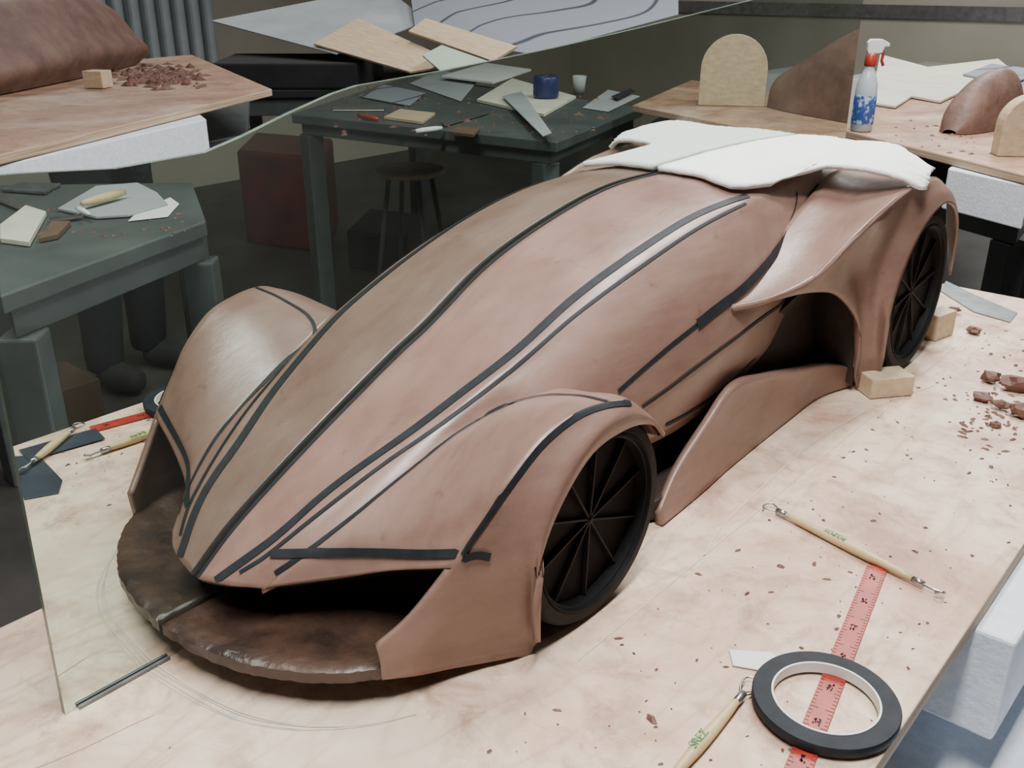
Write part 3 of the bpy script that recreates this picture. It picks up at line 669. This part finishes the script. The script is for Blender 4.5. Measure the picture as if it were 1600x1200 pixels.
# ---------------------------------------------------------------- things seen in the mirror (stand on the +x side)
bench([M(0,462,.1),M(322,345,.1),M(300,285,.1),M(-60,290,.1)][::-1],.1,'grey steel-framed workbench with offcuts and tools',ap=.09)
def onM(name,pl,z,th,m,label,cat):return board(name,[M(px,py,z) for px,py in pl][::-1],z-th,z,m,label,cat,bevel=.001)
onM('foam_offcut',[(90,325),(150,338),(200,335),(262,318),(245,300),(215,285),(150,290)],.109,.006,PAPG,'pale foam offcut on the grey bench','foam piece')
onM('wood_offcut',[(0,372),(45,378),(72,330),(40,320),(0,350)],.112,.01,CREAM,'rough pale offcut on the grey bench','wood offcut')
onM('wood_offcut',[(60,372),(90,366),(110,345),(80,345)],.112,.01,CARD,'square brown offcut on the grey bench','wood offcut')
onM('steel_rule',[(-10,310),(40,330),(48,322),(0,300)],.110,.004,STEEL,'short steel rule on the grey bench','ruler')
onM('steel_rule',[(0,295),(70,300),(95,286),(30,284)],.110,.006,DSTEEL,'dark steel strip on the grey bench','ruler')
onM('paper_sheet',[(200,345),(262,338),(280,318),(266,308),(215,330)],.104,.002,WHITE,'crumpled white paper on the grey bench','paper')
onM('knife',[(75,345),(128,338),(130,334),(78,339)],.110,.004,STEEL,'thin steel knife on the grey bench','knife')
def small(name,p0,p1,z,rad,m,label,cat):
    a0=Vector((*M(*p0,z),z));a1=Vector((*M(*p1,z),z));return T(tube(name,[a0+(a1-a0)*k/4 for k in range(5)],rad,m,12),label,cat)
small('wooden_file',(128,318),(195,300),.125,[.006,.010,.011,.010,.006],WOODH,'turned wooden file handle on the grey bench','tool')
small('chisel',(120,325),(140,335),.122,[.004,.006,.007,.006,.003],WHITE,'short pale-handled chisel on the grey bench','tool')
pts=[(*M(random.uniform(20,290),random.uniform(292,370),.1),.1005,random.uniform(.002,.006)) for _ in range(70)]
crumbs('clay_crumbs',pts,'clay scraps scattered over the grey bench')
T(prism('cardboard_box',[(1.90,.95),(2.12,.95),(2.12,1.2),(1.90,1.2)],-.799,-.5,CARD,bevel=.004),'open brown cardboard box on the floor','box')
# centre bench in mirror
bench([M(455,178,.1),M(870,222,.1),M(1005,168,.1),M(640,118,.1)][::-1],.1,'grey workbench with frames and paper',m=GREY,ap=.08)
onM('drawing_board',[(745,155),(850,178),(900,150),(800,122)],.114,.012,CREAM,'pale wooden drawing board on the grey bench','board')
onM('paper_sheet',[(640,130),(720,158),(745,128),(690,108)],.105,.003,PAPG,'pale paper sheet on the grey bench','paper')
onM('paper_sheet',[(560,150),(640,165),(665,145),(600,132)],.108,.003,DRAW,'dark printed sheet on the grey bench','paper')
onM('plastic_sheet',[(690,118),(770,128),(830,108),(760,98)],.13,.010,WHITE,'crumpled translucent plastic on the grey bench','plastic sheet')
onM('cutting_mat',[(910,168),(950,174),(1000,150),(950,140)],.105,.003,PAPG,'pale gridded cutting mat on the grey bench','cutting mat')
onM('steel_square',[(785,150),(848,212),(862,207),(815,142)],.128,.004,PAPG,'steel square on the grey bench','steel square')
onM('knife',[(690,190),(760,172),(764,176),(695,196)],.108,.004,STEEL,'thin steel knife on the grey bench','knife')
onM('wood_offcut',[(600,182),(660,190),(680,176),(625,170)],.112,.01,WOOD,'small pine offcut on the grey bench','wood offcut')
onM('wood_offcut',[(700,205),(740,210),(750,200),(715,196)],.112,.01,CARD,'small brown offcut on the grey bench','wood offcut')
onM('steel_rule',[(520,172),(600,172),(602,167),(522,166)],.106,.003,STEEL,'steel rule on the grey bench','ruler')
onM('steel_rule',[(955,150),(985,138),(992,142),(965,155)],.118,.003,BLACK,'dark short rule on the grey bench','ruler')
small('marker_pen',(650,205),(690,200),.112,[.007,.009,.009,.009,.006],WHITE,'white marker pen on the grey bench','pen')
small('marker_pen',(560,180),(590,186),.112,[.007,.009,.009,.009,.006],RED,'red marker pen on the grey bench','pen')
pts=[(*M(random.uniform(520,950),random.uniform(130,212),.1),.1005,random.uniform(.004,.014)) for _ in range(110)]
crumbs('clay_crumbs',pts,'clay scraps scattered over the grey bench with frames')
bx,by=M(853,148,.128)
jr=T(lathe('blue_tape_roll',[(.015,0),(.05,0),(.055,.01),(.055,.08),(.05,.09),(.015,.09)],(bx,by,.116),BLUE,'Z',32,closed=True),'dark blue plastic roll on the bench','roll')
bx,by=M(905,138,.128)
T(lathe('paper_cup',[(.001,0),(.022,0),(.032,.08),(.030,.08),(.021,.003),(.001,.003)],(bx,by,.102),PAPG,'Z',24),'pale plastic cup on the grey bench','cup')
# board with round former in mirror
onM('plywood_board',[(988,165),(1320,232),(1420,180),(1080,125)],.15,.02,PLYB,'clay-stained plywood board with former and clay','board')
bench([M(1000,200,.05),M(1335,275,.05),M(1430,215,.05),M(1075,155,.05)][::-1],.05,'grey workbench under a plywood board')
board('styrofoam_block',[M(1050,192,.128),M(1300,240,.128),M(1380,200,.128),M(1110,155,.128)][::-1],.052,.128,STY,'white styrofoam slab under a plywood board','styrofoam')
arch('wooden_former',M(1142,165,.15),.151,.24,.25,.04,-.5,'rounded pine end former on the plywood board')
o=modelalong(M(1228,166,.15),M(1420,200,.15),.11,[(0,.12,.8),(.2,.18,1),(.5,.27,1),(.8,.33,1),(1,.36,1)],.152,'clay_model','brown clay form behind a rounded wooden former')
# bin, boxes and stool
T(prism('red_bin',[M(385,380,-.8),M(510,398,-.8),M(530,352,-.8),M(412,338,-.8)][::-1],-.799,-.28,REDB,bevel=.02),'dark red metal bin on the floor','bin')
T(prism('storage_box',[M(545,420,-.8),M(640,432,-.8),M(660,390,-.8),M(580,380,-.8)][::-1],-.799,-.6,BLACK,bevel=.01),'black storage box on the floor','box')
sx,sy=M(640,262,-.2)
so=root('stool',(sx,sy,-.8),'round wooden-topped workshop stool','stool')
adopt(so,lathe('seat',[(.001,-.23),(.15,-.23),(.16,-.22),(.16,-.205),(.15,-.2),(.001,-.2)],(sx,sy,0),WOOD,'Z',40))
for k in range(4):
    th=k*math.pi/2+.4;adopt(so,tube('leg',[(sx+.1*math.cos(th),sy+.1*math.sin(th),-.23),(sx+.19*math.cos(th),sy+.19*math.sin(th),-.8)],.012,GREY,10))
# person in dark clothes behind the bench (legs show in the mirror)
def skin(name,verts,edges,m,loc,sub=2):
    me=bpy.data.meshes.new(name);me.from_pydata([v[0] for v in verts],edges,[]);o=bpy.data.objects.new(name,me);bpy.context.collection.objects.link(o)
    o.modifiers.new('s','SKIN');sm=o.modifiers.new('b','SUBSURF');sm.levels=sub;sm.render_levels=sub
    for i,v in enumerate(verts):
        r=v[1];me.skin_vertices[0].data[i].radius=(r,r) if not isinstance(r,tuple) else r
    me.skin_vertices[0].data[0].use_root=True
    me.materials.append(m);bpy.context.view_layer.update()
    dg=bpy.context.evaluated_depsgraph_get();m2=bpy.data.meshes.new_from_object(o.evaluated_get(dg));bpy.data.objects.remove(o)
    q=bpy.data.objects.new(name,m2);bpy.context.collection.objects.link(q)
    for p in m2.polygons:p.use_smooth=True
    m2.transform(Matrix.Translation(loc)@Matrix.Rotation(1.2,4,'Z'));return q
pl=Vector((2.52,1.62,-.79))
pr_=root('person',tuple(pl),'person in dark jeans and dark jacket standing behind the bench','person')
V=[((0,0,.95),(.15,.10)),((0,0,1.15),(.14,.10)),((0,0,1.38),(.17,.10)),((0,0,1.48),.06),((0,.0,1.56),.055),((0,.01,1.64),(.085,.10)),((0,.01,1.72),(.075,.09)),
 ((.19,0,1.40),.055),((.24,.0,1.14),.042),((.22,.10,.92),.030),((.21,.13,.84),.028),((-.19,0,1.40),.055),((-.24,0,1.14),.042),((-.22,.10,.92),.030),((-.21,.13,.84),.028),
 ((.10,0,.88),.085),((.11,.01,.48),.058),((.12,-.02,.08),.04),((.13,.10,.035),.03),((-.10,0,.88),.085),((-.11,.01,.48),.058),((-.12,-.02,.08),.04),((-.13,.10,.035),.03)]
E=[(0,1),(1,2),(2,3),(3,4),(4,5),(5,6),(2,7),(7,8),(8,9),(9,10),(2,11),(11,12),(12,13),(13,14),(0,15),(15,16),(16,17),(17,18),(0,19),(19,20),(20,21),(21,22)]
bd=skin('body',V,E,SKIN,pl)
leg=lambda sg:[((sg*.10,0,.86),.105),((sg*.105,.005,.68),.098),((sg*.11,.01,.50),.086),((sg*.115,0,.34),.080),((sg*.12,-.01,.20),.074),((sg*.12,-.02,.09),.070),((sg*.12,-.02,.06),.066)]
tr_=skin('trousers',[((0,0,.95),(.165,.12))]+leg(1)+leg(-1),[(0,1)]+[(i,i+1) for i in range(1,7)]+[(0,8)]+[(i,i+1) for i in range(8,14)],DENIM,pl)
jk=skin('jacket',[((0,0,1.0),(.17,.125)),((0,0,1.2),(.16,.12)),((0,0,1.40),(.18,.115)),((.20,0,1.40),.07),((.245,0,1.14),.056),((.225,.09,.95),.045),((-.20,0,1.40),.07),((-.245,0,1.14),.056),((-.225,.09,.95),.045)],[(0,1),(1,2),(2,3),(3,4),(4,5),(2,6),(6,7),(7,8)],BLACK,pl)
hr=skin('hair',[((0,-.02,1.68),(.09,.10)),((0,-.01,1.76),(.07,.08))],[(0,1)],HAIR,pl)
sh1=skin('shoe',[((.12,-.05,.055),.06),((.13,.04,.05),.06),((.135,.15,.042),.045)],[(0,1),(1,2)],BLACK,pl)
sh2=skin('shoe',[((-.12,-.05,.055),.06),((-.13,.04,.05),.06),((-.135,.15,.042),.045)],[(0,1),(1,2)],BLACK,pl)
adopt(pr_,bd,tr_,jk,hr,sh1,sh2)
# low white bench beside the table
wb=root('low_bench',(.7,1.2,-.8),'low bench with a pale blue-white top','bench')
adopt(wb,prism('bench_top',[(.50,.55),(.90,.55),(.90,1.9),(.50,1.9)],-.26,-.22,STY,bevel=.004))
for x in(.54,.86):
    for y in(.62,1.83):adopt(wb,box('leg',(x,y,-.53),(.05,.05,.54),GREY))
